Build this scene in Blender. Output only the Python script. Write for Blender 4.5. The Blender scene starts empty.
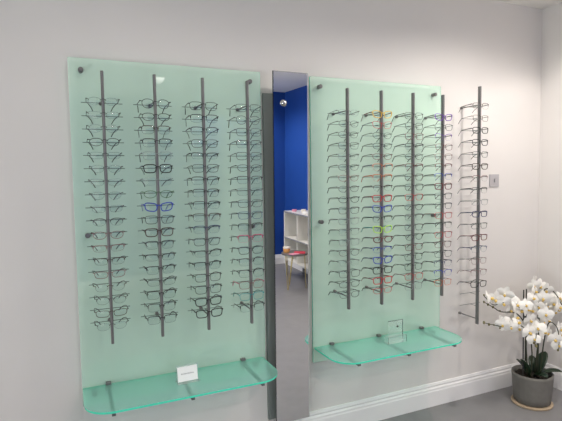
import bpy, bmesh, math, random
from mathutils import Vector, Matrix
random.seed(7)
scn = bpy.context.scene
COL = scn.collection
PI = math.pi

# ------------------------------------------------------------------ materials
def nmat(name):
    m = bpy.data.materials.new(name); m.use_nodes = True
    nt = m.node_tree
    return m, nt, nt.nodes['Principled BSDF']

def pmat(name, col, rough=.5, metal=0., spec=.5, noise=0., nscale=30., bump=0., coat=0., trans=0., ior=1.45):
    m, nt, b = nmat(name)
    b.inputs['Roughness'].default_value = rough
    b.inputs['Metallic'].default_value = metal
    b.inputs['Specular IOR Level'].default_value = spec
    b.inputs['Coat Weight'].default_value = coat
    b.inputs['Transmission Weight'].default_value = trans
    b.inputs['IOR'].default_value = ior
    c = (*col, 1)
    b.inputs['Base Color'].default_value = c
    if noise or bump:
        tc = nt.nodes.new('ShaderNodeTexCoord'); n = nt.nodes.new('ShaderNodeTexNoise')
        n.inputs['Scale'].default_value = nscale; n.inputs['Detail'].default_value = 4
        nt.links.new(tc.outputs['Object'], n.inputs['Vector'])
        if noise:
            mx = nt.nodes.new('ShaderNodeMix'); mx.data_type = 'RGBA'
            mx.inputs['A'].default_value = (*[max(0, v*(1-noise)) for v in col], 1)
            mx.inputs['B'].default_value = (*[min(1, v*(1+noise)) for v in col], 1)
            nt.links.new(n.outputs['Fac'], mx.inputs['Factor'])
            nt.links.new(mx.outputs['Result'], b.inputs['Base Color'])
        if bump:
            bp = nt.nodes.new('ShaderNodeBump'); bp.inputs['Strength'].default_value = bump
            bp.inputs['Distance'].default_value = .002
            nt.links.new(n.outputs['Fac'], bp.inputs['Height']); nt.links.new(bp.outputs['Normal'], b.inputs['Normal'])
    return m

def glassy(name, tint, dif, f_dif, gloss=.06, rough=.0, translucent=.0):
    """clear sheet: tinted see-through + a share of satin body colour + a mirror-like skin"""
    m = bpy.data.materials.new(name); m.use_nodes = True; nt = m.node_tree; N = nt.nodes; L = nt.links
    for n in list(N): N.remove(n)
    out = N.new('ShaderNodeOutputMaterial')
    tr = N.new('ShaderNodeBsdfTransparent'); tr.inputs[0].default_value = (*tint, 1)
    last = tr.outputs[0]
    if f_dif > 0:
        d = N.new('ShaderNodeBsdfDiffuse'); d.inputs[0].default_value = (*dif, 1)
        body = d.outputs[0]
        if translucent > 0:
            t = N.new('ShaderNodeBsdfTranslucent'); t.inputs[0].default_value = (*dif, 1)
            mm = N.new('ShaderNodeMixShader'); mm.inputs[0].default_value = translucent
            L.new(body, mm.inputs[1]); L.new(t.outputs[0], mm.inputs[2]); body = mm.outputs[0]
        mx = N.new('ShaderNodeMixShader'); mx.inputs[0].default_value = f_dif
        L.new(last, mx.inputs[1]); L.new(body, mx.inputs[2]); last = mx.outputs[0]
    if gloss > 0:
        g = N.new('ShaderNodeBsdfGlossy'); g.inputs['Roughness'].default_value = rough
        g.inputs['Color'].default_value = (1, 1, 1, 1)
        fr = N.new('ShaderNodeLayerWeight'); fr.inputs[0].default_value = .12
        mt = N.new('ShaderNodeMath'); mt.operation = 'MULTIPLY_ADD'
        mt.inputs[1].default_value = .6; mt.inputs[2].default_value = gloss; mt.use_clamp = True
        L.new(fr.outputs['Fresnel'], mt.inputs[0])
        mx = N.new('ShaderNodeMixShader'); L.new(mt.outputs[0], mx.inputs[0])
        L.new(last, mx.inputs[1]); L.new(g.outputs[0], mx.inputs[2]); last = mx.outputs[0]
    L.new(last, out.inputs['Surface'])
    return m

def emis(name, col, s):
    m = bpy.data.materials.new(name); m.use_nodes = True; nt = m.node_tree
    for n in list(nt.nodes): nt.nodes.remove(n)
    e = nt.nodes.new('ShaderNodeEmission'); e.inputs[0].default_value = (*col, 1); e.inputs[1].default_value = s
    o = nt.nodes.new('ShaderNodeOutputMaterial'); nt.links.new(e.outputs[0], o.inputs[0])
    return m

M = {
 'wall': pmat('painted_plaster', (.745, .71, .69), .75, noise=.03, nscale=3, bump=.08),
 'white_paint': pmat('white_gloss_paint', (.86, .84, .84), .35),
 'blue': pmat('blue_wall_paint', (.008, .058, .30), .6, noise=.06, nscale=4),
 'ceiling': pmat('ceiling_paint', (.86, .83, .79), .85, noise=.02, nscale=4),
 'floor': pmat('grey_vinyl', (.215, .21, .215), .42, noise=.12, nscale=9, bump=.05),
 'panel': glassy('mint_satin_glass', (.90, .99, .945), (.66, .92, .77), .56, .08, 0.0),
 'edge': pmat('polished_glass_edge', (.10, .80, .55), .12, coat=.5),
 'shelf': glassy('mint_shelf_glass', (.58, .99, .88), (.50, 1.0, .86), .42, .06, 0.02, .4),
 'steel': pmat('brushed_steel', (.42, .41, .42), .32, 1.0, noise=.1, nscale=60),
 'gunmetal': pmat('gunmetal', (.19, .185, .185), .36, .55, noise=.08, nscale=50),
 'chrome': pmat('chrome', (.6, .6, .6), .12, 1.0),
 'mirror': pmat('mirror_silver', (.94, .945, .95), .0, 1.0),
 'dark_edge': pmat('dark_mirror_edge', (.025, .03, .03), .3),
 'bright_edge': pmat('bevelled_mirror_edge', (.75, .76, .75), .2, .6),
 'backing': pmat('grey_backing_board', (.24, .26, .25), .7),
 'wire': pmat('clear_acrylic_bar', (.10, .13, .12), .25, spec=.6),
 'lens': glassy('spectacle_lens', (.95, .97, .965), (1, 1, 1), 0, .05, .02),
 'acrylic': glassy('clear_acrylic', (.93, .97, .96), (.9, .97, .95), .12, .1, .02),
 'acrylic_edge': pmat('acrylic_edge', (.12, .17, .16), .2),
 'card': pmat('white_card', (.93, .92, .92), .6),
 'ink': pmat('grey_print', (.45, .44, .45), .6),
 'dark_plastic': pmat('dark_plastic', (.03, .03, .03), .4),
 'switch': pmat('brushed_switch_plate', (.5, .48, .5), .45, .3),
 'concrete': pmat('ribbed_grey_ceramic', (.155, .147, .134), .7, noise=.15, nscale=30, bump=.3),
 'soil': pmat('bark_mulch', (.03, .024, .018), .95, noise=.5, nscale=60, bump=.8),
 'wood': pmat('pale_wood', (.42, .32, .22), .55, noise=.2, nscale=20),
 'leaf': pmat('orchid_leaf', (.012, .03, .014), .35, noise=.3, nscale=12),
 'stem': pmat('orchid_stem', (.035, .04, .02), .55),
 'petal': pmat('white_petal', (.9, .88, .84), .55, noise=.04, nscale=20),
 'lip': pmat('yellow_orchid_lip', (.72, .5, .14), .5),
 'bud': pmat('orchid_bud', (.14, .13, .05), .5, noise=.5, nscale=60),
 'shelving': pmat('white_laminate', (.78, .76, .72), .4),
 'grey_trim': pmat('grey_lipping', (.24, .25, .27), .4),  # grey of the shelving unit's front lipping and legs
 'brass': pmat('brass_rod', (.62, .5, .26), .3, .9),
 'red': pmat('red_cover', (.6, .03, .07), .5),
 'pink': pmat('pink_cover', (.75, .3, .42), .5),
 'orange': pmat('orange_knit', (.75, .36, .12), .8, noise=.3, nscale=30),
 'cream': pmat('cream_knit', (.8, .74, .66), .8, noise=.2, nscale=30),
 'lamp': emis('lamp_glow', (1, .95, .88), 14),
 'outside': emis('daylight_outside', (.9, .95, 1), 2.2),
}

# ------------------------------------------------------------------ helpers
def link(name, me, mat=None, parent=None, smooth=False, mats=None):
    o = bpy.data.objects.new(name, me); COL.objects.link(o)
    if mats:
        for m_ in mats: me.materials.append(m_)
    elif mat: me.materials.append(mat)
    if smooth:
        for p in me.polygons: p.use_smooth = True
    if parent: o.parent = parent
    return o

def fin(name, bm, mat=None, parent=None, smooth=False, bevel=0, mats=None, recalc=True):
    if recalc: bmesh.ops.recalc_face_normals(bm, faces=bm.faces[:])
    me = bpy.data.meshes.new(name); bm.to_mesh(me); bm.free()
    o = link(name, me, mat, parent, smooth, mats)
    if bevel:
        b = o.modifiers.new('bev', 'BEVEL'); b.width = bevel; b.segments = 2; b.limit_method = 'ANGLE'
    return o

def empty(name, loc=(0, 0, 0), rz=0, label=None, cat=None, group=None):
    o = bpy.data.objects.new(name, None); COL.objects.link(o)
    o.location = loc; o.rotation_euler = (0, 0, rz); o.empty_display_size = .05
    if label: tag(o, label, cat, group)
    return o

def tag(o, label, cat, group=None):
    o['label'] = label; o['category'] = cat
    if group: o['group'] = group
    return o

def struct(o, label=None, cat=None):
    o['kind'] = 'structure'
    if label: tag(o, label, cat)
    return o

def box(bm, x0, x1, y0, y1, z0, z1, mi=0):
    v = [bm.verts.new(p) for p in ((x0,y0,z0),(x1,y0,z0),(x1,y1,z0),(x0,y1,z0),(x0,y0,z1),(x1,y0,z1),(x1,y1,z1),(x0,y1,z1))]
    for f in ((0,3,2,1),(4,5,6,7),(0,1,5,4),(1,2,6,5),(2,3,7,6),(3,0,4,7)):
        fc = bm.faces.new([v[i] for i in f]); fc.material_index = mi

def frames_along(pts, closed=False):
    n = len(pts); out = []
    up = Vector((0, 0, 1))
    for i in range(n):
        a = pts[(i-1) % n] if (closed or i > 0) else pts[i]
        b = pts[(i+1) % n] if (closed or i < n-1) else pts[i]
        t = (b-a).normalized()
        if i == 0:
            ref = Vector((0, 1, 0)) if abs(t.dot(Vector((0, 1, 0)))) < .9 else Vector((1, 0, 0))
            u = t.cross(ref).normalized()
        else:
            u = (u - t*u.dot(t)).normalized()
        out.append((t, u, t.cross(u)))
    return out

def tube(bm, pts, r, seg=8, closed=False, flat=1.0, cap=True):
    """sweep; r number or list; flat squashes the second axis"""
    pts = [Vector(p) for p in pts]; n = len(pts)
    rr = r if isinstance(r, (list, tuple)) else [r]*n
    fr = frames_along(pts, closed); rings = []
    for p, (t, u, w), q in zip(pts, fr, rr):
        rings.append([bm.verts.new(p + u*q*math.cos(2*PI*k/seg) + w*q*flat*math.sin(2*PI*k/seg)) for k in range(seg)])
    for i in range(n if closed else n-1):
        a, b = rings[i], rings[(i+1) % n]
        for k in range(seg): bm.faces.new((a[k], a[(k+1) % seg], b[(k+1) % seg], b[k]))
    if cap and not closed:
        bm.faces.new(rings[0][::-1]); bm.faces.new(rings[-1])

def lathe(bm, prof, seg=32, axis='z', c=(0, 0, 0)):
    rings = []
    for r, h in prof:
        ring = []
        for k in range(seg):
            a = 2*PI*k/seg
            p = (r*math.cos(a), r*math.sin(a), h) if axis == 'z' else (r*math.cos(a), h, r*math.sin(a))
            ring.append(bm.verts.new((p[0]+c[0], p[1]+c[1], p[2]+c[2])))
        rings.append(ring)
    for a, b in zip(rings, rings[1:]):
        for k in range(seg): bm.faces.new((a[k], a[(k+1) % seg], b[(k+1) % seg], b[k]))
    if prof[0][0] > 1e-6: bm.faces.new(rings[0][::-1])
    if prof[-1][0] > 1e-6: bm.faces.new(rings[-1])

def prism(bm, outline, z0, z1, mi_side=0, mi_cap=0):
    lo = [bm.verts.new((x, y, z0)) for x, y in outline]; hi = [bm.verts.new((x, y, z1)) for x, y in outline]
    n = len(lo)
    f = bm.faces.new(lo[::-1]); f.material_index = mi_cap
    f = bm.faces.new(hi); f.material_index = mi_cap
    for i in range(n):
        f = bm.faces.new((lo[i], lo[(i+1) % n], hi[(i+1) % n], hi[i])); f.material_index = mi_side

# ------------------------------------------------------------------ room
XR, XL, YB, ZC = 3.153, -2.6, -4.72, 2.7085
YBLUE = -3.3
def plane_box(name, *a, mat, kind=True, label=None, cat=None):
    bm = bmesh.new(); box(bm, *a); o = fin(name, bm, mat)
    return struct(o, label, cat)
plane_box('floor', XL-.1, XR+.1, YB-.1, .1, -.1, 0, mat=M['floor'], label='dark grey vinyl floor of the shop', cat='floor')
plane_box('ceiling', XL-.1, XR+.1, YB-.1, .1, ZC, ZC+.1, mat=M['ceiling'], label='off-white painted ceiling', cat='ceiling')
plane_box('wall_back', XL-.1, XR+.1, 0, .1, 0, ZC, mat=M['wall'], label='pale grey wall behind the glass display panels', cat='wall')
plane_box('wall_right', XR, XR+.1, YBLUE, 0, 0, ZC, mat=M['wall'], label='pale wall to the right of the corner', cat='wall')
plane_box('wall_blue_side', XR, XR+.1, YB, YBLUE, 0, ZC, mat=M['blue'], label='deep blue side wall seen in the mirror', cat='wall')
plane_box('wall_front', -.3, XR+.1, YB-.1, YB, 0, ZC, mat=M['blue'], label='deep blue far wall seen in the mirror', cat='wall')
# left part of the front wall and the left wall carry the shop windows
bm = bmesh.new()
box(bm, XL-.1, -.3, YB-.1, YB, 0, .3); box(bm, XL-.1, -.3, YB-.1, YB, 2.35, ZC); box(bm, XL-.1, XL+.05, YB-.1, YB, .3, 2.35)
struct(fin('wall_front_window', bm, M['wall']), 'pale wall around the shop front window', 'wall')
WY0, WY1, WZ0, WZ1 = -4.4, -1.9, .15, 2.3
bm = bmesh.new()
box(bm, XL-.1, XL, YB, WY0, 0, ZC); box(bm, XL-.1, XL, WY1, 0, 0, ZC)
box(bm, XL-.1, XL, WY0, WY1, 0, WZ0); box(bm, XL-.1, XL, WY0, WY1, WZ1, ZC)
struct(fin('wall_left', bm, M['wall']), 'pale wall around the side window', 'wall')
def window(name, horizontal_x, a0, a1, z0, z1, c, label):
    root = empty(name, (0, 0, 0)); struct(root, label, 'window')
    bm = bmesh.new(); t = .05
    def b(u0, u1, w0, w1, d=.03):
        if horizontal_x: box(bm, u0, u1, c-d, c+d, w0, w1)
        else: box(bm, c-d, c+d, u0, u1, w0, w1)
    b(a0, a0+t, z0, z1); b(a1-t, a1, z0, z1); b(a0+t, a1-t, z0, z0+t); b(a0+t, a1-t, z1-t, z1)
    b((a0+a1)/2-t/2, (a0+a1)/2+t/2, z0+t, z1-t)
    fin('window_frame', bm, M['white_paint'], root)
    bm = bmesh.new(); b(a0+t, a1-t, z0+t, z1-t, .004); fin('pane', bm, M['lens'], root)
window('window_1', False, WY0, WY1, WZ0, WZ1, XL-.05, 'white framed side window')
window('window_2', True, XL+.05, -.3, .3, 2.35, YB-.05, 'white framed shop front window')

# baseboards: moulded profile
def baseboard(name, p0, p1, nrm, label):
    prof = [(0, 0), (.02, 0), (.02, .10), (.017, .108), (.017, .118), (.010, .128), (.012, .138), (.007, .1525), (0, .1525)]
    d = (Vector(p1)-Vector(p0)); bm = bmesh.new(); rings = []
    for p in (p0, p1):
        rings.append([bm.verts.new((p[0]+nrm[0]*q, p[1]+nrm[1]*q, h)) for q, h in prof])
    n = len(prof)
    for i in range(n): bm.faces.new((rings[0][i], rings[0][(i+1) % n], rings[1][(i+1) % n], rings[1][i]))
    bm.faces.new(rings[0]); bm.faces.new(rings[1][::-1])
    struct(fin(name, bm, M['white_paint']), label, 'baseboard')
baseboard('baseboard_back', (XL, 0, 0), (XR, 0, 0), (0, -1), 'white moulded skirting along the display wall')
baseboard('baseboard_right', (XR, 0, 0), (XR, YB, 0), (-1, 0), 'white moulded skirting along the right wall')
baseboard('baseboard_front', (-.3, YB, 0), (XR, YB, 0), (0, 1), 'white moulded skirting along the blue far wall')

# ------------------------------------------------------------------ glass display panels with standoffs
PZ0, PZ1 = .46, 2.0998
GF, GB = -.035, -.025
def panel(x0, x1, label, lean=''):
    root = empty('glass_display_panel', ((x0+x1)/2, GB, PZ0), 0, label, 'display panel', 'glass display panels')
    ox, oy, oz = root.location
    r = .004
    out = []
    hw, h = (x1-x0)/2, PZ1-PZ0
    for cx, cz, a0 in ((hw-r, r, -PI/2), (hw-r, h-r, 0), (-hw+r, h-r, PI/2), (-hw+r, r, PI)):
        for k in range(5):
            a = a0+k*PI/8; out.append((cx+r*math.cos(a), cz+r*math.sin(a)))
    # sheet: two faces + separate polished edge
    bm = bmesh.new()
    f = [bm.verts.new((x, GF-GB, z)) for x, z in out]; bm.faces.new(f)
    fin('glass_sheet', bm, M['panel'], root)
    bm = bmesh.new(); n = len(out)
    a = [bm.verts.new((x, GF-GB+.0002, z)) for x, z in out]; b = [bm.verts.new((x, 0, z)) for x, z in out]
    for i in range(n): bm.faces.new((a[i], a[(i+1) % n], b[(i+1) % n], b[i]))
    e = fin('polished_edge', bm, M['edge'], root); e['label'] = 'bright mint polished edge'
    xa, xb = x0+.053, x1-.066
    for px in (xa, xb):
        for pz in (2.042, 1.281, .52):
            bm = bmesh.new()
            lathe(bm, [(.008, 0.0), (.008, .0352)], 20, 'y', (px-ox, GF-GB-.0005, pz-oz))
            lathe(bm, [(.0, -.030), (.009, -.030), (.0115, -.0275), (.0115, 0)], 24, 'y', (px-ox, GF-GB-.0003, pz-oz))
            s = fin('standoff', bm, M['gunmetal'], root, smooth=False)
    return root
panel(.0195, .9585, 'mint green glass panel with four rods, left of the mirror')
panel(1.2585, 2.1955, 'mint green glass panel with four rods, right of the mirror')

# ------------------------------------------------------------------ glass shelves
def shelf(x0, x1, label):
    z = .5525; t = .010; d0, d1 = -.042, -.345
    root = empty('glass_shelf', ((x0+x1)/2, d0, z), 0, label, 'shelf', 'green glass shelves')
    hw = (x1-x0)/2; D = d1-d0; r = .12
    out = [(hw, 0), (hw, D+r)]
    for k in range(1, 12):
        a = -k*PI/2/12; out.append((hw-r+r*math.cos(a), D+r+r*math.sin(a)))
    out.append((hw-r, D)); out.append((-hw+r, D))
    for k in range(1, 12):
        a = -PI/2-k*PI/2/12; out.append((-hw+r+r*math.cos(a), D+r+r*math.sin(a)))
    out += [(-hw, D+r), (-hw, 0)]
    out = out[::-1]
    bm = bmesh.new(); v = [bm.verts.new((x, y, 0)) for x, y in out]; bm.faces.new(v)
    fin('glass_top', bm, M['shelf'], root)
    bm = bmesh.new(); n = len(out)
    a = [bm.verts.new((x, y, -.0003)) for x, y in out]; b = [bm.verts.new((x, y, -t)) for x, y in out]
    for i in range(n): bm.faces.new((a[i], a[(i+1) % n], b[(i+1) % n], b[i]))
    e = fin('polished_edge', bm, M['edge'], root); e['label'] = 'bright green polished edge'
    for bx in (x0+.115, (x0+x1)/2, x1-.115):
        bm = bmesh.new(); X = bx-root.location[0]
        box(bm, X-.008, X+.008, D+.004, -.002, -t-.014, -t-.0004)
        box(bm, X-.012, X+.012, -.014, .0065, -t-.03, .012)
        fin('support_bar', bm, M['gunmetal'], root, bevel=.001)
    return root
shelf(.022, .940, 'green glass shelf with rounded corners holding a white card')
shelf(1.262, 2.155, 'green glass shelf with rounded corners holding a clear stand')

# card standing in a clear holder
root = empty('name_card', (.493, -.185, .5527), math.radians(2), 'small white card in clear holder on the left glass shelf', 'card')
bm = bmesh.new(); box(bm, -.049, .049, -.001, .001, .004, .074)
o = fin('card', bm, M['card'], root); o.rotation_euler = (math.radians(-10), 0, 0)
bm = bmesh.new(); box(bm, -.055, .055, -.022, .03, 0, .003); box(bm, -.055, .055, .0165, .0185, .003, .082)
fin('acrylic_holder', bm, M['acrylic'], root)
bm = bmesh.new()
x = -.032                                                   # row of small print, unreadable in the photograph
for w_, h_ in ((.004, .006), (.005, .005), (.003, .007), (.005, .005), (.004, .005), (.005, .006), (.004, .005), (.003, .007), (.005, .005), (.004, .005)):
    box(bm, x, x+w_, -.0016, -.0011, .037, .037+h_); x += w_+.0022
o = fin('printed_line', bm, M['ink'], root); o.rotation_euler = (math.radians(-10), 0, 0)

# clear acrylic stand on the right shelf
root = empty('acrylic_stand', (1.735, -.175, .5527), 0, 'clear acrylic block stand on the right glass shelf', 'display stand')
bm = bmesh.new(); box(bm, -.065, .065, -.02, .02, 0, .042); fin('block', bm, M['acrylic'], root, bevel=.002)
bm = bmesh.new()
for ex in (-.065, .065): tube(bm, [(ex, -.0205, .001), (ex, -.0205, .042)], .0012, 6)
tube(bm, [(-.065, -.0205, .042), (.065, -.0205, .042)], .0012, 6)
fin('block_edge', bm, M['acrylic_edge'], root)
bm = bmesh.new(); box(bm, -.02, .085, .0405, .0435, .003, .115); fin('upright_sheet', bm, M['acrylic'], root)
bm = bmesh.new(); tube(bm, [(-.02, .042, .115), (.085, .042, .115), (.085, .042, .003)], .0028, 6); fin('sheet_edge', bm, M['acrylic_edge'], root)
bm = bmesh.new(); lathe(bm, [(.0, -.004), (.006, -.004), (.006, .0)], 16, 'y', (.045, .0403, .078)); fin('screw', bm, M['dark_plastic'], root)
bm = bmesh.new(); box(bm, -.02, .085, .0215, .05, 0, .0028); fin('foot', bm, M['acrylic'], root)

# ------------------------------------------------------------------ mirror
MX0, MX1 = .9983, 1.2054
root = empty('wall_mirror', ((MX0+MX1)/2, -.088, .17), 0, 'tall narrow mirror between the two green glass panels', 'mirror')
hw = (MX1-MX0)/2; mh = 2.0949-.17
piv = empty('tilt', (0, 0, 0)); COL.objects.unlink(piv); bpy.data.objects.remove(piv)
tilt = math.radians(1.0)
def tl(p):
    y, z = p[1], p[2]; z2 = z-mh*.5
    return (p[0], y*math.cos(tilt)-z2*math.sin(tilt)-.004, mh*.5+y*math.sin(tilt)+z2*math.cos(tilt))
bm = bmesh.new(); e = .005
v = [bm.verts.new(tl(p)) for p in ((-hw+.0015, -.0062, 0), (hw-e, -.0062, 0), (hw-e, -.0062, mh-.002), (-hw+.0015, -.0062, mh-.002))]; bm.faces.new(v)
fin('mirror_glass', bm, M['mirror'], root)
bm = bmesh.new(); box(bm, hw-e, hw, -.0062, 0, 0, mh)
for w_ in bm.verts: w_.co = Vector(tl(w_.co))
fin('bevelled_edge', bm, M['bright_edge'], root)
bm = bmesh.new(); box(bm, -hw, -hw+.0045, -.0062, 0, 0, mh); box(bm, -hw+.0045, hw-e, -.004, 0, 0, mh)
for w_ in bm.verts: w_.co = Vector(tl(w_.co))
fin('mirror_back', bm, M['dark_edge'], root)
bm = bmesh.new(); box(bm, -hw-.018, hw-.05, .068, .0875, .003, 1.824)
fin('backing_board', bm, M['backing'], root)
for zz in (.25, 1.6):
    bm = bmesh.new(); box(bm, -.04, .04, .0105, .0678, zz-.03, zz+.03); fin('mount_block', bm, M['backing'], root)
bm = bmesh.new()
lathe(bm, [(.0, -.020), (.008, -.019), (.014, -.015), (.017, -.008), (.018, 0)], 24, 'y', (1.058-(MX0+MX1)/2, -.0225, 1.93-.17))
fin('fixing_cap', bm, M['chrome'], root, smooth=True)

# ------------------------------------------------------------------ eyewear rods
def make_rod(x, z0, z1, zs_top, zs_bot, cz, yfoot, label, ypole=-.193):
    root = empty('eyewear_rod', (x, yfoot, z0), 0, label, 'display rod', 'rods that hold the glasses')
    yr = ypole-yfoot
    bm = bmesh.new()
    out = []
    for k in range(16):
        a = 2*PI*k/16; ca, sa = math.cos(a), math.sin(a)
        out.append((.0068*math.copysign(abs(ca)**.6, ca), yr+.0115*math.copysign(abs(sa)**.6, sa)))
    prism(bm, out, 0, z1-z0)
    fin('pole', bm, M['gunmetal'], root, bevel=.0015)
    for zs in (zs_top, zs_bot):
        bm = bmesh.new()
        tube(bm, [(0, yr+.0116, zs-z0), (0, -.012, zs-z0)], .0034, 12)
        lathe(bm, [(.0045, -.018), (.0085, -.014), (.0085, -.0004)], 16, 'y', (0, 0, zs-z0))
        fin('strut', M and bm, M['gunmetal'], root)
    me = None
    for z in cz:
        if me is None:
            bm = bmesh.new()
            tube(bm, [(-.088, 0, 0), (-.044, 0, 0), (0, 0, 0), (.044, 0, 0), (.088, 0, 0)], .0015, 6)
            tube(bm, [(0, -.0013, 0), (0, -.0535, 0)], .0016, 6)
            o = fin('crossbar', bm, M['wire'], root); me = o.data
        else:
            o = bpy.data.objects.new('crossbar', me); COL.objects.link(o); o.parent = root
        o.location = (0, ypole+.063-yfoot, z-z0)
    return root

Z18 = [1.884-.0587*i for i in range(18)]
Z9 = [1.970-.0757*i for i in range(18)]
RODX = [.1536+.2241*i for i in range(4)]+[1.4022+.2218*i for i in range(4)]+[2.3976]
RLAB = ['leftmost grey metal rod of glasses on the left panel',
        'second metal rod from the left, carrying dark and coloured glasses',
        'third metal rod from the left, carrying mostly black glasses',
        'metal rod of glasses just left of the mirror',
        'metal rod of clear wire glasses just right of the mirror',
        'metal rod holding the brightest coloured glasses, second right of the mirror',
        'metal rod third right of the mirror, between panel centre and edge',
        'metal rod at the right edge of the right glass panel',
        'longest metal rod, alone on the bare wall beside the switch']
for i, x in enumerate(RODX):
    if i < 8: make_rod(x, .7982, 2.0139, 1.891+.004, .868, Z18, GF, RLAB[i])
    else: make_rod(x, .5647, 2.0902, 1.9767, .600, Z9, 0, RLAB[i], -.158)

# ------------------------------------------------------------------ glasses
FRC = {}
def fmat(name, col, rough=.3, metal=0.):
    if name not in FRC: FRC[name] = pmat('frame_'+name, col, rough, metal, coat=.2 if not metal else 0)
    return FRC[name]
fmat('black', (.006, .006, .007)); fmat('silver', (.09, .095, .095), .3, .5); fmat('gunmetal grey', (.022, .023, .025), .35, .3)
fmat('clear', (.30, .36, .34), .15); fmat('brown', (.05, .026, .017)); fmat('dark red', (.13, .006, .012)); fmat('red', (.5, .008, .012))
fmat('green', (.03, .12, .03)); fmat('dark green', (.012, .035, .022)); fmat('blue', (.015, .04, .42)); fmat('navy', (.012, .02, .10))
fmat('yellow', (.65, .38, .02)); fmat('lime green', (.42, .75, .04)); fmat('teal', (.01, .26, .27)); fmat('pink', (.6, .03, .14)); fmat('purple', (.16, .04, .38))
fmat('orange', (.6, .13, .03)); fmat('rose', (.22, .10, .10)); fmat('pale grey', (.32, .32, .33)); fmat('slate blue', (.06, .09, .16)); fmat('grey-brown', (.10, .085, .075))

def outline(shape, n=20):
    """one right-hand lens outline, centre (0,0), half sizes a,b"""
    P = {'round': (.0245, .0205, .90, 0), 'oval': (.0255, .0165, .9, 0), 'square': (.0265, .0185, .55, .0), 'cat': (.0265, .0185, .62, .0035), 'slim': (.0265, .0145, .6, .001)}[shape]
    a, b, e, up = P; pts = []
    for k in range(n):
        t = 2*PI*k/n; c, s = math.cos(t), math.sin(t)
        x = a*math.copysign(abs(c)**e, c); z = b*math.copysign(abs(s)**e, s)
        x *= 1+.10*(z/b)                       # narrower at the bottom
        z += up*(x/a)
        pts.append((x, z))
    return pts
CX = {'round': .0345, 'oval': .0345, 'square': .0355, 'cat': .0355, 'slim': .0355}
def wrap(x): return 1.4*x*x
MESH = {}
def front_mesh(shape, kind):
    key = (shape, kind)
    if key in MESH: return MESH[key]
    bm = bmesh.new(); cx = CX[shape]; o = outline(shape); ztop = max(z for _, z in o)
    thick = kind == 'full'
    r = .0023 if thick else .0012
    for s in (-1, 1):
        pts = [(s*(cx+x), wrap(cx+x), z-.008) for x, z in o]
        if s < 0: pts = pts[::-1]
        if kind in ('half', 'rimless'): tube(bm, pts, .00045, 6, closed=True)
        if kind in ('full', 'wire'): tube(bm, pts, r, 8, closed=True)
        elif kind == 'half':
            top = [p for p in pts if p[2] > -.011]
            top.sort(key=lambda p: p[0])
            tube(bm, top, .0017, 8)
        # end piece to the hinge
        xo = cx+max(x for x, _ in o)
        tube(bm, [(s*(xo-.002), wrap(xo-.002), .000), (s*(xo+.002), wrap(xo), .003), (s*.067, wrap(.067)+.001, .004), (s*.0675, wrap(.0675)+.006, .004)], .0019 if thick else .0014, 8)
        if kind == 'rimless':
            for q in (cx-.0235, cx+.0235): lathe(bm, [(.0, -.002), (.0015, -.002), (.0015, .001)], 8, 'y', (s*q, wrap(q), -.003))
        # nose pad
        if not thick:
            tube(bm, [(s*.0115, .0005, -.010), (s*.0105, .006, -.013)], .0006, 6)
    xi = cx-max(x for x, _ in o)+.002
    zb = -.003 if thick else -.001
    tube(bm, [(-xi-.002, .0004, zb-.001), (-xi*.5, -.0006, zb+.003), (0, -.001, zb+.004), (xi*.5, -.0006, zb+.003), (xi+.002, .0004, zb-.001)], .0021 if thick else .0012, 8)
    bmesh.ops.recalc_face_normals(bm, faces=bm.faces[:])
    me = bpy.data.meshes.new('front_rim'); bm.to_mesh(me); bm.free()
    for p in me.polygons: p.use_smooth = True
    me.materials.append(None)
    MESH[key] = me; return me
def lens_mesh(shape, s):
    key = ('lens', shape, s)
    if key in MESH: return MESH[key]
    bm = bmesh.new(); cx = CX[shape]; o = outline(shape); rings = []
    for q in (.98, .66, .33):
        rings.append([bm.verts.new((s*(cx+x*q), wrap(cx+x*q)-.0016*(1-q*q), z*q-.008)) for x, z in o])
    cv = bm.verts.new((s*cx, wrap(cx)-.0016, -.008)); n = len(o)
    for a, b in zip(rings, rings[1:]):
        for k in range(n): bm.faces.new((a[k], a[(k+1) % n], b[(k+1) % n], b[k]))
    for k in range(n): bm.faces.new((rings[-1][k], rings[-1][(k+1) % n], cv))
    bmesh.ops.recalc_face_normals(bm, faces=bm.faces[:])
    me = bpy.data.meshes.new('lens'); bm.to_mesh(me); bm.free()
    for p in me.polygons: p.use_smooth = True
    me.materials.append(M['lens'])
    MESH[key] = me; return me
def temple_mesh(thick, s, style):
    key = ('temple', thick, s, style)
    if key in MESH: return MESH[key]
    inn = (.010, .026)[style]
    pts = [(s*.0675, .0075, .004), (s*.0675, .02, .004), (s*.0670, .075, .0010), (s*.0660, .092, -.0010),
           (s*(.0655-inn*.3), .104, -.005), (s*(.0655-inn*.7), .120, -.017), (s*(.0655-inn), .135, -.032)]
    r = [.0029, .0027, .0020, .0018, .0018, .0020, .0019] if thick else [.0023, .0016, .0013, .0013, .0015, .0018, .0017]
    bm = bmesh.new()
    if thick: tube(bm, pts, r, 8, flat=.62)
    else: tube(bm, pts[:5], r[:5], 8)
    bmesh.ops.recalc_face_normals(bm, faces=bm.faces[:])
    me = bpy.data.meshes.new('temple'); bm.to_mesh(me); bm.free()
    for p in me.polygons: p.use_smooth = True
    me.materials.append(None)
    tip = None
    if not thick:
        bm = bmesh.new(); tube(bm, pts[4:], [x*1.02 for x in r[4:]], 8)
        tip = bpy.data.meshes.new('temple_tip'); 
        bmesh.ops.recalc_face_normals(bm, faces=bm.faces[:]); bm.to_mesh(tip); bm.free(); tip.materials.append(None)
    MESH[key] = (me, tip); return MESH[key]
def inst(name, me, parent, mat=None):
    o = bpy.data.objects.new(name, me); COL.objects.link(o); o.parent = parent
    if mat:
        o.material_slots[0].link = 'OBJECT'; o.material_slots[0].material = mat
    return o

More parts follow.
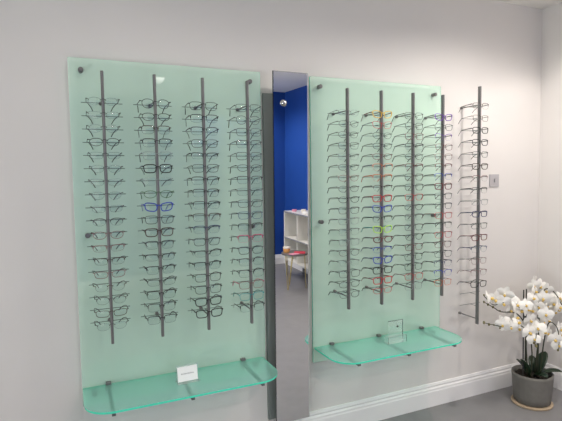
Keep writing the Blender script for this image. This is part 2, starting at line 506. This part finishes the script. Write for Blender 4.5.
W = {'full': 'full-rim', 'wire': 'thin-wire', 'half': 'half-rim', 'rimless': 'rimless'}
ORD = ['topmost', 'second from top', 'third from top', 'fourth from top', 'fifth from top', 'sixth from top', 'seventh from top', 'eighth from top', 'ninth from top', 'ninth from bottom', 'eighth from bottom', 'seventh from bottom',
       'sixth from bottom', 'fifth from bottom', 'fourth from bottom', 'third from bottom', 'second from bottom', 'lowest']
ORD9 = ORD[:8]+ORD[10:]
WHERE = ['on the leftmost rod', 'on the second rod from the left', 'on the third rod from the left', 'on the rod just left of the mirror', 'on the rod just right of the mirror',
         'on the second rod right of the mirror', 'on the third rod right of the mirror', "on the rod at the right panel's right edge", 'on the rod beside the switch']
GR = ['glasses on the leftmost rod', 'glasses on the second rod', 'glasses on the third rod', 'glasses on the rod left of the mirror', 'glasses on the rod right of the mirror',
      'brightly coloured glasses on the second rod right of the mirror', 'glasses on the third rod right of the mirror', 'glasses on the rod at the right panel edge', 'glasses on the wall rod']
# colour of front, kind, shape, optional colour of temples
S_, G_, B_ = 'silver', 'gunmetal grey', 'black'
COLS = [
 [(S_,'rimless','oval',G_),(S_,'rimless','slim',G_),(S_,'rimless','oval',G_),(G_,'wire','oval',G_),(G_,'rimless','slim',G_),(S_,'rimless','oval',G_),(S_,'rimless','slim',S_),(S_,'rimless','oval',S_),(S_,'rimless','slim',S_),
  (S_,'half','oval',G_),('rose','wire','oval',G_),('rose','half','slim',G_),('brown','half','slim',G_),('rose','wire','slim',G_),('brown','rimless','oval',G_),(S_,'half','oval',G_),('brown','wire','slim',G_),(S_,'rimless','oval',G_)],
 [(G_,'wire','round',B_),(G_,'wire','oval',B_),('brown','half','square',B_),(B_,'half','square',B_),('clear','wire','square',S_),(B_,'full','square',B_),('clear','rimless','square',S_),('green','wire','oval','green'),('blue','full','cat','blue'),
  (G_,'wire','square',G_),('brown','full','square',B_),(B_,'half','square',B_),(B_,'half','slim',B_),(B_,'half','square',B_),(B_,'half','slim',B_),(G_,'half','square',B_),(G_,'half','square',B_),(G_,'half','square',B_)],
 [(G_,'wire','square',B_),(G_,'half','square',B_),(B_,'half','square',B_),(B_,'wire','square',B_),(G_,'half','slim',B_),(G_,'wire','square',B_),(B_,'half','square',B_),(G_,'half','square',B_),(G_,'half','square',B_),
  ('brown','half','square','brown'),('navy','half','square',B_),(B_,'wire','square',B_),(G_,'half','slim',B_),(B_,'half','square',B_),(B_,'wire','square',B_),(G_,'wire','square',G_),(B_,'full','square',B_),(B_,'full','square',B_)],
 [(S_,'wire','square',B_),(S_,'wire','round',B_),(S_,'wire','square',B_),(S_,'half','square',G_),(S_,'wire','square',S_),(S_,'wire','oval',G_),(S_,'half','square',G_),(S_,'rimless','square',G_),(S_,'wire','square',S_),
  ('slate blue','wire','square',G_),('dark green','half','square',G_),('pink','half','square',S_),(G_,'wire','square',B_),(S_,'half','square',G_),(G_,'half','square',G_),('rose','wire','square','pink'),(G_,'half','square',G_),('teal','wire','square','teal')],
 [(S_,'rimless','oval',S_),(S_,'wire','oval',S_),(S_,'wire','oval',G_),(S_,'wire','square',G_),(S_,'rimless','square',G_),(S_,'wire','oval',G_),('rose','wire','oval',G_),(S_,'wire','oval',G_),(G_,'wire','oval',G_),
  (S_,'wire','square',S_),('clear','wire','square',S_),(S_,'rimless','square',S_),('clear','wire','square',S_),(S_,'wire','oval',S_),('clear','rimless','oval',S_),(S_,'wire','square',G_),(S_,'wire','oval',G_),(S_,'wire','oval',G_)],
 [('yellow','full','cat','dark red'),('red','wire','cat','navy'),('dark green','wire','oval','dark green'),(B_,'wire','oval',B_),('dark red','wire','oval',B_),('orange','half','square','navy'),('orange','half','square','orange'),('brown','half','oval',B_),('red','full','square','dark red'),
  ('blue','full','cat','navy'),('dark green','half','square','dark green'),('lime green','full','cat','teal'),('dark red','full','oval',B_),('blue','half','oval','navy'),('blue','full','cat','navy'),(B_,'full','square',B_),('red','full','square','dark red'),('red','wire','oval','brown')],
 [(G_,'wire','square',B_),(B_,'wire','square',B_),('dark red','wire','square',B_),(B_,'half','square',B_),(B_,'wire','oval',B_),('dark red','half','square','dark red'),('brown','wire','square',B_),(G_,'wire','square',B_),('red','wire','square',G_),
  (G_,'wire','oval',G_),(S_,'half','square',G_),(S_,'wire','square',S_),(B_,'wire','oval',G_),('dark red','wire','square',G_),(B_,'wire','square',G_),(G_,'wire','square',G_),('red','wire','square','rose'),('clear','wire','square',S_)],
 [('purple','full','cat',B_),(G_,'wire','square',B_),('purple','half','cat',B_),('dark red','wire','square',B_),('rose','wire','square','brown'),('dark red','half','square',G_),('blue','half','square',B_),('dark red','full','square',B_),(B_,'wire','square',G_),
  (G_,'wire','square',G_),('red','wire','square','dark red'),(B_,'half','square',B_),('red','wire','square',B_),('dark red','wire','square',G_),(G_,'wire','square',G_),('navy','half','square',B_),('blue','half','square',G_),('orange','wire','square','brown')],
 [('grey-brown','half','square','grey-brown'),('brown','wire','square','brown'),(B_,'full','square',B_),(B_,'full','square',B_),(G_,'wire','square',G_),('brown','full','square','brown'),('rose','half','square','grey-brown'),(B_,'half','square',B_),('pale grey','wire','square','pale grey'),
  ('navy','full','square','navy'),(G_,'wire','square',B_),('dark red','full','square','dark red'),('slate blue','half','square','navy'),('rose','wire','square','grey-brown'),('rose','half','square','rose'),(B_,'full','square','brown')],
]
COLS[3][16] = ('teal', 'wire', 'square', 'teal'); COLS[3][17] = (B_, 'half', 'square', B_)
for ci, specs in enumerate(COLS):
    zs = Z18 if ci < 8 else Z9
    for i, (fc, kind, shape, tcol) in enumerate(specs):
        z = zs[i]+.0042
        two = '' if tcol == fc or kind == 'rimless' else ''
        look = f"{fc} {W[kind]} glasses"
        if tcol not in (fc, G_, S_, B_): look = f"{fc} {W[kind]} glasses, {tcol} temples"
        o_ = (ORD if ci < 8 else ORD9)[i]
        lab = f"{look}, {o_} {WHERE[ci]}"
        if len(lab.split()) > 16: lab = f"{fc} {W[kind]} glasses, {o_} {WHERE[ci]}"
        assert 4 <= len(lab.split()) <= 16, lab
        root = empty('eyeglasses', (RODX[ci]+random.uniform(-.002, .002), -.2080 if ci < 8 else -.1730, z), math.radians(random.uniform(-1.6, 1.6)), lab, 'glasses', GR[ci])
        root.rotation_euler[1] = math.radians(random.uniform(-.35, .35))
        sc_ = random.uniform(1.0, 1.06); root.scale = (sc_, 1, 1)
        style = 1 if ci == 0 or (ci < 3 and random.random() < .3) else 0
        thick = kind == 'full' or (kind == 'half' and tcol in (B_, 'navy', 'dark red', 'teal', 'dark green', 'orange', 'brown', 'grey-brown'))
        fr = inst('front_rim', front_mesh(shape, kind), root, FRC[fc])
        for s in (-1, 1):
            inst('lens', lens_mesh(shape, s), root)
            tm, tip = temple_mesh(thick, s, style)
            t = inst('temple', tm, root, FRC[tcol])
            if tcol != fc: t['label'] = f'{tcol} temple'
            if tip: inst('temple_tip', tip, t, FRC[B_ if tcol in (B_, G_) else tcol])

# ------------------------------------------------------------------ light switch
root = empty('light_switch', (2.70, 0, 1.4935), 0, 'small metal light switch on the bare wall right of the rods', 'light switch')
bm = bmesh.new(); box(bm, -.043, .043, -.009, -.0002, -.043, .043); fin('plate', bm, M['switch'], root, bevel=.002)
bm = bmesh.new(); box(bm, -.005, .005, -.013, -.0093, -.012, .012); fin('rocker', bm, M['steel'], root, bevel=.001)

# ------------------------------------------------------------------ potted orchid
PX, PY = 2.79, -.262
root = empty('potted_orchid', (PX, PY, 0), 0, 'white orchid in a round grey ribbed pot on the floor', 'potted plant')
OFF = Vector((PX, PY, 0))
bm = bmesh.new(); seg = 60; R0, R1 = .112, .128
def ring(r, z, rib=0): return [bm.verts.new(((r+rib*math.cos(20*2*PI*k/seg))*math.cos(2*PI*k/seg), (r+rib*math.cos(20*2*PI*k/seg))*math.sin(2*PI*k/seg), z)) for k in range(seg)]
rs = [ring(.095, .0165), ring(.112, .02, .0008), ring(.116, .06, .0015), ring(.124, .18, .0015), ring(.127, .195, .0005), ring(.127, .212), ring(.117, .212), ring(.115, .165)]
for a, b in zip(rs, rs[1:]):
    for k in range(seg): bm.faces.new((a[k], a[(k+1) % seg], b[(k+1) % seg], b[k]))
bm.faces.new(rs[0][::-1]); fin('pot', bm, M['concrete'], root, smooth=True)
bm = bmesh.new(); lathe(bm, [(.118, 0), (.126, .003), (.128, .012), (.122, .0155), (.0, .0155)], 48); fin('saucer', bm, M['wood'], root)
bm = bmesh.new()
bmesh.ops.create_grid(bm, x_segments=20, y_segments=20, size=.113)
for v in list(bm.verts):
    if v.co.length > .114: bm.verts.remove(v)
for v in bm.verts: v.co.z = .182+random.uniform(0, .012)
fin('soil', bm, M['soil'], root)
def leaf(base, ang, L, wd, rise, droop):
    bm = bmesh.new(); n = 12; rows = []
    for i in range(n+1):
        t = i/n; out = L*t*math.cos(rise*(1-droop*t)); up = L*t*math.sin(rise*(1-droop*t))
        w_ = wd*(math.sin(PI*min(1, t*.92+.06))**.6)*(1 if i < n else .15)
        c = Vector((base[0]+out*math.cos(ang), base[1]+out*math.sin(ang), base[2]+up)); sd = Vector((-math.sin(ang), math.cos(ang), 0))
        rows.append([bm.verts.new(c+sd*w_*q+Vector((0, 0, .3*w_*abs(q)))) for q in (-1, -.5, 0, .5, 1)])
    for a, b in zip(rows, rows[1:]):
        for k in range(4): bm.faces.new((a[k], a[k+1], b[k+1], b[k]))
    o = fin('leaf', bm, M['leaf'], root, smooth=True)
    s = o.modifiers.new('s', 'SOLIDIFY'); s.thickness = .004
for a in ((-.03, 0, .19, PI*.95, .135, .035, 1.30, .15), (.04, 0, .19, .15, .17, .038, 1.05, .15), (.0, -.02, .19, -1.9, .13, .034, .7, .5), (-.02, .02, .19, 2.3, .12, .03, 1.2, .2), (.04, -.02, .19, -.9, .14, .034, .75, .55), (.05, .02, .19, 1.0, .12, .03, 1.1, .2)):
    leaf(a[:3], a[3], a[4], a[5], a[6], a[7])
def path(name, pts, r, mat):
    # Catmull-Rom through the points
    P = [Vector(p)-OFF for p in pts]; Q = []
    P = [P[0]*2-P[1]]+P+[P[-1]*2-P[-2]]
    for i in range(1, len(P)-2):
        for k in range(6):
            t = k/6; a, b, c, d = P[i-1:i+3]
            Q.append(.5*((2*b)+(c-a)*t+(2*a-5*b+4*c-d)*t*t+(3*b-a-3*c+d)*t**3))
    Q.append(P[-2]); n = len(Q)
    bm = bmesh.new(); tube(bm, Q, [r*(1-.55*i/n) for i in range(n)], 8)
    return fin(name, bm, mat, root, smooth=True)
path('stem', [(2.745, -.262, .19), (2.72, -.265, .40), (2.70, -.27, .60), (2.60, -.28, .70), (2.47, -.30, .73), (2.36, -.32, .735), (2.275, -.33, .80)], .005, M['stem'])
path('stem', [(2.76, -.255, .19), (2.735, -.255, .38), (2.70, -.28, .53), (2.60, -.29, .64), (2.45, -.30, .675), (2.36, -.32, .72), (2.283, -.32, .762)], .005, M['stem'])
path('stem', [(2.75, -.28, .19), (2.735, -.30, .36), (2.69, -.31, .50), (2.60, -.315, .57), (2.48, -.31, .575), (2.38, -.31, .603), (2.29, -.31, .63)], .0045, M['stem'])
path('stem', [(2.84, -.262, .19), (2.845, -.26, .45), (2.86, -.255, .68), (2.91, -.25, .755), (2.99, -.24, .74), (3.05, -.24, .69), (3.08, -.27, .60)], .005, M['stem'])
path('stem', [(2.84, -.28, .19), (2.845, -.30, .42), (2.86, -.32, .55), (2.91, -.335, .53), (2.93, -.345, .46), (2.91, -.36, .38)], .0045, M['stem'])
path('stem', [(2.83, -.25, .19), (2.81, -.28, .40), (2.76, -.30, .51), (2.72, -.34, .50), (2.695, -.35, .44)], .004, M['stem'])
def stake(p0, p1, r=.004):
    bm = bmesh.new(); tube(bm, [Vector(p0)-OFF, Vector(p1)-OFF], r, 8); fin('support_stake', bm, M['dark_plastic'], root)
stake((2.716, -.25, .19), (2.709, -.25, .775)); stake((2.765, -.225, .19), (2.765, -.225, .77)); stake((2.857, -.25, .19), (2.846, -.25, .745), .005)
# flower mesh: two broad petals, three sepals, built cupped
def petal(bm, ang, L, w, cup, off):
    n = 6; rows = []
    for i in range(n+1):
        t = i/n; ww = w*math.sin(PI*(.1+.86*t))**.75
        if i == n: ww *= .5
        r_ = .004+L*t; y = -off-cup*t*t+.010*t
        rows.append([(r_, q*ww, y+.25*ww*q*q) for q in (-1, -.5, 0, .5, 1)])
    ca, sa = math.cos(ang), math.sin(ang); R = []
    for row in rows: R.append([bm.verts.new((r*ca-s*sa, y, r*sa+s*ca)) for r, s, y in row])
    for a, b in zip(R, R[1:]):
        for k in range(4): bm.faces.new((a[k], a[k+1], b[k+1], b[k]))
bm = bmesh.new()
for a in (90, 215, 325): petal(bm, math.radians(a), .034, .012, .004, 0)
for a in (5, 175): petal(bm, math.radians(a), .036, .021, .006, .003)
bmesh.ops.recalc_face_normals(bm, faces=bm.faces[:])
FM = bpy.data.meshes.new('flower'); bm.to_mesh(FM); bm.free(); FM.materials.append(M['petal'])
for p in FM.polygons: p.use_smooth = True
bm = bmesh.new()
bmesh.ops.create_icosphere(bm, subdivisions=2, radius=.006); 
for v in bm.verts: v.co = Vector((v.co.x, v.co.y*1.4-.008, v.co.z*1.2-.005))
LM = bpy.data.meshes.new('flower_lip'); bm.to_mesh(LM); bm.free(); LM.materials.append(M['lip'])
for p in LM.polygons: p.use_smooth = True
FL = [(2.322,-.33,.784),(2.447,-.27,.769),(2.482,-.3,.784),(2.431,-.33,.74),(2.591,-.26,.724),(2.556,-.32,.71),(2.621,-.34,.706),(2.653,-.27,.646),(2.54,-.29,.672),(2.901,-.22,.774),(2.777,-.28,.766),(2.934,-.24,.747),(2.734,-.3,.729),(2.815,-.31,.722),(3.019,-.2,.687),(2.953,-.28,.665),(3.063,-.25,.679),(2.944,-.33,.651),(2.958,-.24,.634),(2.821,-.27,.652),(2.833,-.32,.615),(3.019,-.24,.585),(2.474,-.31,.602),(2.492,-.34,.583),(2.647,-.27,.534),(2.612,-.26,.589),(2.697,-.31,.591),(2.815,-.27,.537),(2.918,-.25,.531),(2.628,-.36,.537),(2.7,-.34,.474),(2.843,-.33,.49),(2.857,-.37,.459),(2.925,-.35,.402),(2.97,-.33,.457),(3.06,-.3,.606),(3.04,-.32,.49),(3.09,-.24,.668)]
FL += [(2.52,-.29,.745),(2.39,-.31,.765),(2.67,-.31,.665),(2.585,-.30,.625),(2.76,-.27,.64),(2.86,-.27,.70),(2.88,-.30,.56),(2.80,-.33,.50),(2.735,-.34,.54),(2.99,-.29,.62),(2.96,-.33,.50),(2.87,-.2,.80),(2.82,-.24,.79),(2.56,-.33,.60),(2.44,-.32,.60)]
for p in FL:
    o = inst('flower', FM, root); o.location = Vector(p)-OFF
    o.rotation_euler = (random.uniform(-.5, .35), random.uniform(-.4, .4), random.uniform(-1.0, .5))
    s = random.uniform(1.15, 1.45); o.scale = (s, s, s)
    inst('flower_lip', LM, o)
BD = [(2.272,-.33,.808),(2.305,-.33,.792),(2.283,-.32,.762),(2.317,-.32,.742),(2.359,-.32,.721),(2.441,-.3,.681),(2.296,-.31,.63),(2.338,-.31,.612),(2.38,-.31,.603),(2.432,-.31,.576),(2.707,-.35,.43),(2.688,-.35,.453),(2.902,-.36,.375),(2.825,-.3,.483)]
bm = bmesh.new(); bmesh.ops.create_icosphere(bm, subdivisions=2, radius=.0085)
for v in bm.verts: v.co.z *= 1.35
BM_ = bpy.data.meshes.new('bud'); bm.to_mesh(BM_); bm.free(); BM_.materials.append(M['bud'])
for i, p in enumerate(BD):
    o = inst('bud', BM_, root); o.location = Vector(p)-OFF; s = .6+.4*random.random(); o.scale = (s, s, s); o.rotation_euler = (random.uniform(-.6, .6), random.uniform(-.6, .6), 0)

# ------------------------------------------------------------------ what the mirror shows: shelving, small table
root = empty('white_shelving_unit', (2.98, -3.22, 0), 0, 'low white open shelving unit against the blue wall', 'shelving unit')
x0, x1, y0, y1, z0, z1 = -.17, .165, -.78, .90, .22, .93; t = .02
def b1(name, *a, mat='shelving'):
    bm = bmesh.new(); box(bm, *a); return fin(name, bm, M[mat], root, bevel=.001)
b1('top_panel', x0, x1, y0, y1, z1-t, z1); b1('bottom_panel', x0, x1, y0, y1, z0, z0+t)
b1('end_panel', x0, x1, y0, y0+t, z0+t, z1-t); b1('end_panel', x0, x1, y1-t, y1, z0+t, z1-t)
b1('back_panel', x1-.01, x1, y0+t, y1-t, z0+t, z1-t)
for yy in (-.36, .06, .48): b1('divider', x0+.004, x1-.011, yy-.008, yy+.008, z0+t, z1-t)
for a, b in ((-.76, -.368), (-.352, .052), (.068, .472), (.488, .88)):
    b1('shelf_board', x0+.004, x1-.011, a, b, .545, .56)
b1('top_lipping', x0-.003, x0-.0002, y0, y1, z1-t, z1, mat='grey_trim'); b1('shelf_lipping', x0-.003, x0+.0036, y0+t, y1-t, .545, .56, mat='grey_trim')
for yy in (-.74, .86):
    for xx in (-.15, .13): b1('leg', xx-.015, xx+.015, yy-.015, yy+.015, 0, z0-.0002, mat='grey_trim')
for k, (xx, yy, c, h) in enumerate(((-.08, -.62, 'pink', .03), (-.02, -.45, 'cream', .045), (-.09, -.25, 'card', .035), (0, -.1, 'pink', .03), (-.07, .1, 'card', .05))):
    bm = bmesh.new(); lathe(bm, [(.0, .0005), (.03, .0005), (.036, h*.4), (.034, h), (.029, h), (.03, h*.4), (.0, .006)], 20)
    o = fin('small_dish', bm, M[c], None, smooth=False); o.location = (2.98+xx, -3.22+yy, .93)
    tag(o, ['pink dish at the far end of the white shelving unit', 'cream bowl on the white shelving unit beside the pink dish', 'low white dish in the middle of the white shelving unit',
            'second pink dish, right of the low white dish', 'tall white bowl nearest the room on the shelving unit'][k], 'dish', 'dishes on the shelving unit')

root = empty('side_table', (2.62, -3.25, 0), 0, 'small round side table with thin brass legs in the mirror', 'table')
bm = bmesh.new(); lathe(bm, [(.0, .448), (.162, .448), (.165, .452), (.165, .462), (.162, .465), (.0, .465)], 40); fin('tabletop', bm, M['pale'] if 'pale' in M else M['shelving'], root)
bm = bmesh.new(); lathe(bm, [(.1655, .446), (.168, .446), (.168, .4665), (.1655, .4665)], 40); fin('tabletop_rim', bm, M['gunmetal'], root)
for k in range(3):
    a = 2*PI*k/3+.5; c, s = math.cos(a), math.sin(a); bm = bmesh.new()
    tube(bm, [(.13*c-.05*s, .13*s+.05*c, .4475), (.15*c-.004*s, .15*s+.004*c, .006), (.15*c+.004*s, .15*s-.004*c, .006), (.13*c+.05*s, .13*s-.05*c, .4475)], .005, 8)
    fin('leg', bm, M['brass'], root)
bm = bmesh.new(); box(bm, -.07, .07, -.05, .05, 0, .012); o = fin('booklet', bm, M['red'], bevel=.001); o.location = (2.67, -3.20, .4656); o.rotation_euler[2] = .5
tag(o, 'red booklet lying on the small round table', 'booklet')
bm = bmesh.new(); box(bm, -.06, .06, -.04, .04, 0, .008); o = fin('booklet', bm, M['pink'], bevel=.001); o.location = (2.57, -3.15, .4656); o.rotation_euler[2] = -.3
tag(o, 'pink booklet lying on the small round table', 'booklet')
root = empty('knitted_basket', (2.54, -3.32, .4657), 0, 'orange and cream knitted basket on the small round table', 'basket')
bm = bmesh.new(); lathe(bm, [(.0, 0), (.035, 0), (.045, .03), (.044, .05), (.038, .05), (.038, .03), (.0, .01)], 24); fin('body', bm, M['orange'], root)
bm = bmesh.new(); lathe(bm, [(.038, .0505), (.046, .0505), (.047, .068), (.037, .068)], 24); fin('rim_band', bm, M['cream'], root)

# ------------------------------------------------------------------ ceiling lamps (recessed), some added for fill light
def light(name, typ, loc, energy, col=(1, 1, 1), rot=(0, 0, 0), **kw):
    d = bpy.data.lights.new(name, typ); d.energy = energy; d.color = col
    for k, v in kw.items(): setattr(d, k, v)
    o = bpy.data.objects.new(name, d); COL.objects.link(o); o.location = loc; o.rotation_euler = rot
    return o
LAMPS = [(.995, -3.26, 80, 'recessed ceiling lamp in the middle of the shop'), (2.118, -4.18, 90, 'recessed ceiling lamp near the blue wall'),
         (1.45, -1.0, 21, 'recessed ceiling lamp in front of the mirror'), (-.9, -3.3, 2, 'recessed ceiling lamp by the left window'), (2.93, -.52, 13.0, 'recessed ceiling lamp in the corner above the orchid'),
         (2.0, -2.0, 95, 'added recessed lamp brightening the middle of the floor'), (2.35, -1.0, 78, 'added recessed lamp brightening the wall by the right glass panel'),  # both added, unseen: fill for the floor and for the right wall area
         (.35, -1.0, 14, 'added recessed lamp brightening the wall by the left glass panel')]  # added, unseen fill for the wall on the left
for x, y, e, lab in LAMPS:
    root = empty('recessed_lamp', (x, y, ZC), 0, lab, 'ceiling lamp')
    bm = bmesh.new(); lathe(bm, [(.036, -.0005), (.055, -.0005), (.055, -.006), (.042, -.004)], 32); fin('bezel', bm, M['white_paint'], root)
    bm = bmesh.new(); lathe(bm, [(.0, -.002), (.034, -.002)], 32); fin('lamp_disc', bm, M['lamp'], root)
    sp = light('lamp_beam', 'SPOT', (0, 0, -.012), e, (1, .94, .87), spot_size=math.radians({13: 106, 95: 92}.get(e, 160)), spot_blend={13: .35, 95: .8}.get(e, .6), shadow_soft_size=.06); sp.parent = root

# daylight through the two windows, and an added low uplight standing in for ground bounce
light('daylight_side', 'AREA', (XL-.35, (WY0+WY1)/2, (WZ0+WZ1)/2), 8, (1, .985, .97), (0, -PI/2, 0), shape='RECTANGLE', size=WZ1-WZ0, size_y=WY1-WY0)
light('added_uplight', 'AREA', (XL-1.3, (WY0+WY1)/2, .05), 150, (1, .97, .94), (0, -PI*.72, 0), shape='RECTANGLE', size=1.6, size_y=2.6)  # added below the side window, aimed up to lift the ceiling
light('daylight_front', 'AREA', ((XL+.05-.3)/2, YB-.35, 1.3), 6, (1, .985, .97), (PI/2, 0, 0), shape='RECTANGLE', size=2.2, size_y=2.0)
w = bpy.data.worlds.new('sky'); scn.world = w; w.use_nodes = True
w.node_tree.nodes['Background'].inputs[0].default_value = (.85, .92, 1, 1); w.node_tree.nodes['Background'].inputs[1].default_value = 1.0

# ------------------------------------------------------------------ camera
cd = bpy.data.cameras.new('camera'); cam = bpy.data.objects.new('camera', cd); COL.objects.link(cam); scn.camera = cam
cd.sensor_width = 36; cd.sensor_fit = 'HORIZONTAL'; cd.lens = 480*36/562; cd.clip_start = .05
r_ = Vector((.91437366, -.40454844, -.01616663)); u_ = Vector((.04202478, .05511972, .99759497)); f_ = Vector((.40268439, .91285397, -.06740108))
cam.matrix_world = Matrix(((r_.x, u_.x, -f_.x, 0), (r_.y, u_.y, -f_.y, -2.457), (r_.z, u_.z, -f_.z, 1.5344), (0, 0, 0, 1)))

vs = scn.view_settings; vs.view_transform = 'Standard'; vs.look = 'None'; vs.gamma = 1; vs.use_curve_mapping = False; vs.exposure = 0.43
scn.cycles.max_bounces = 12; scn.cycles.transparent_max_bounces = 24; scn.cycles.use_denoising = True
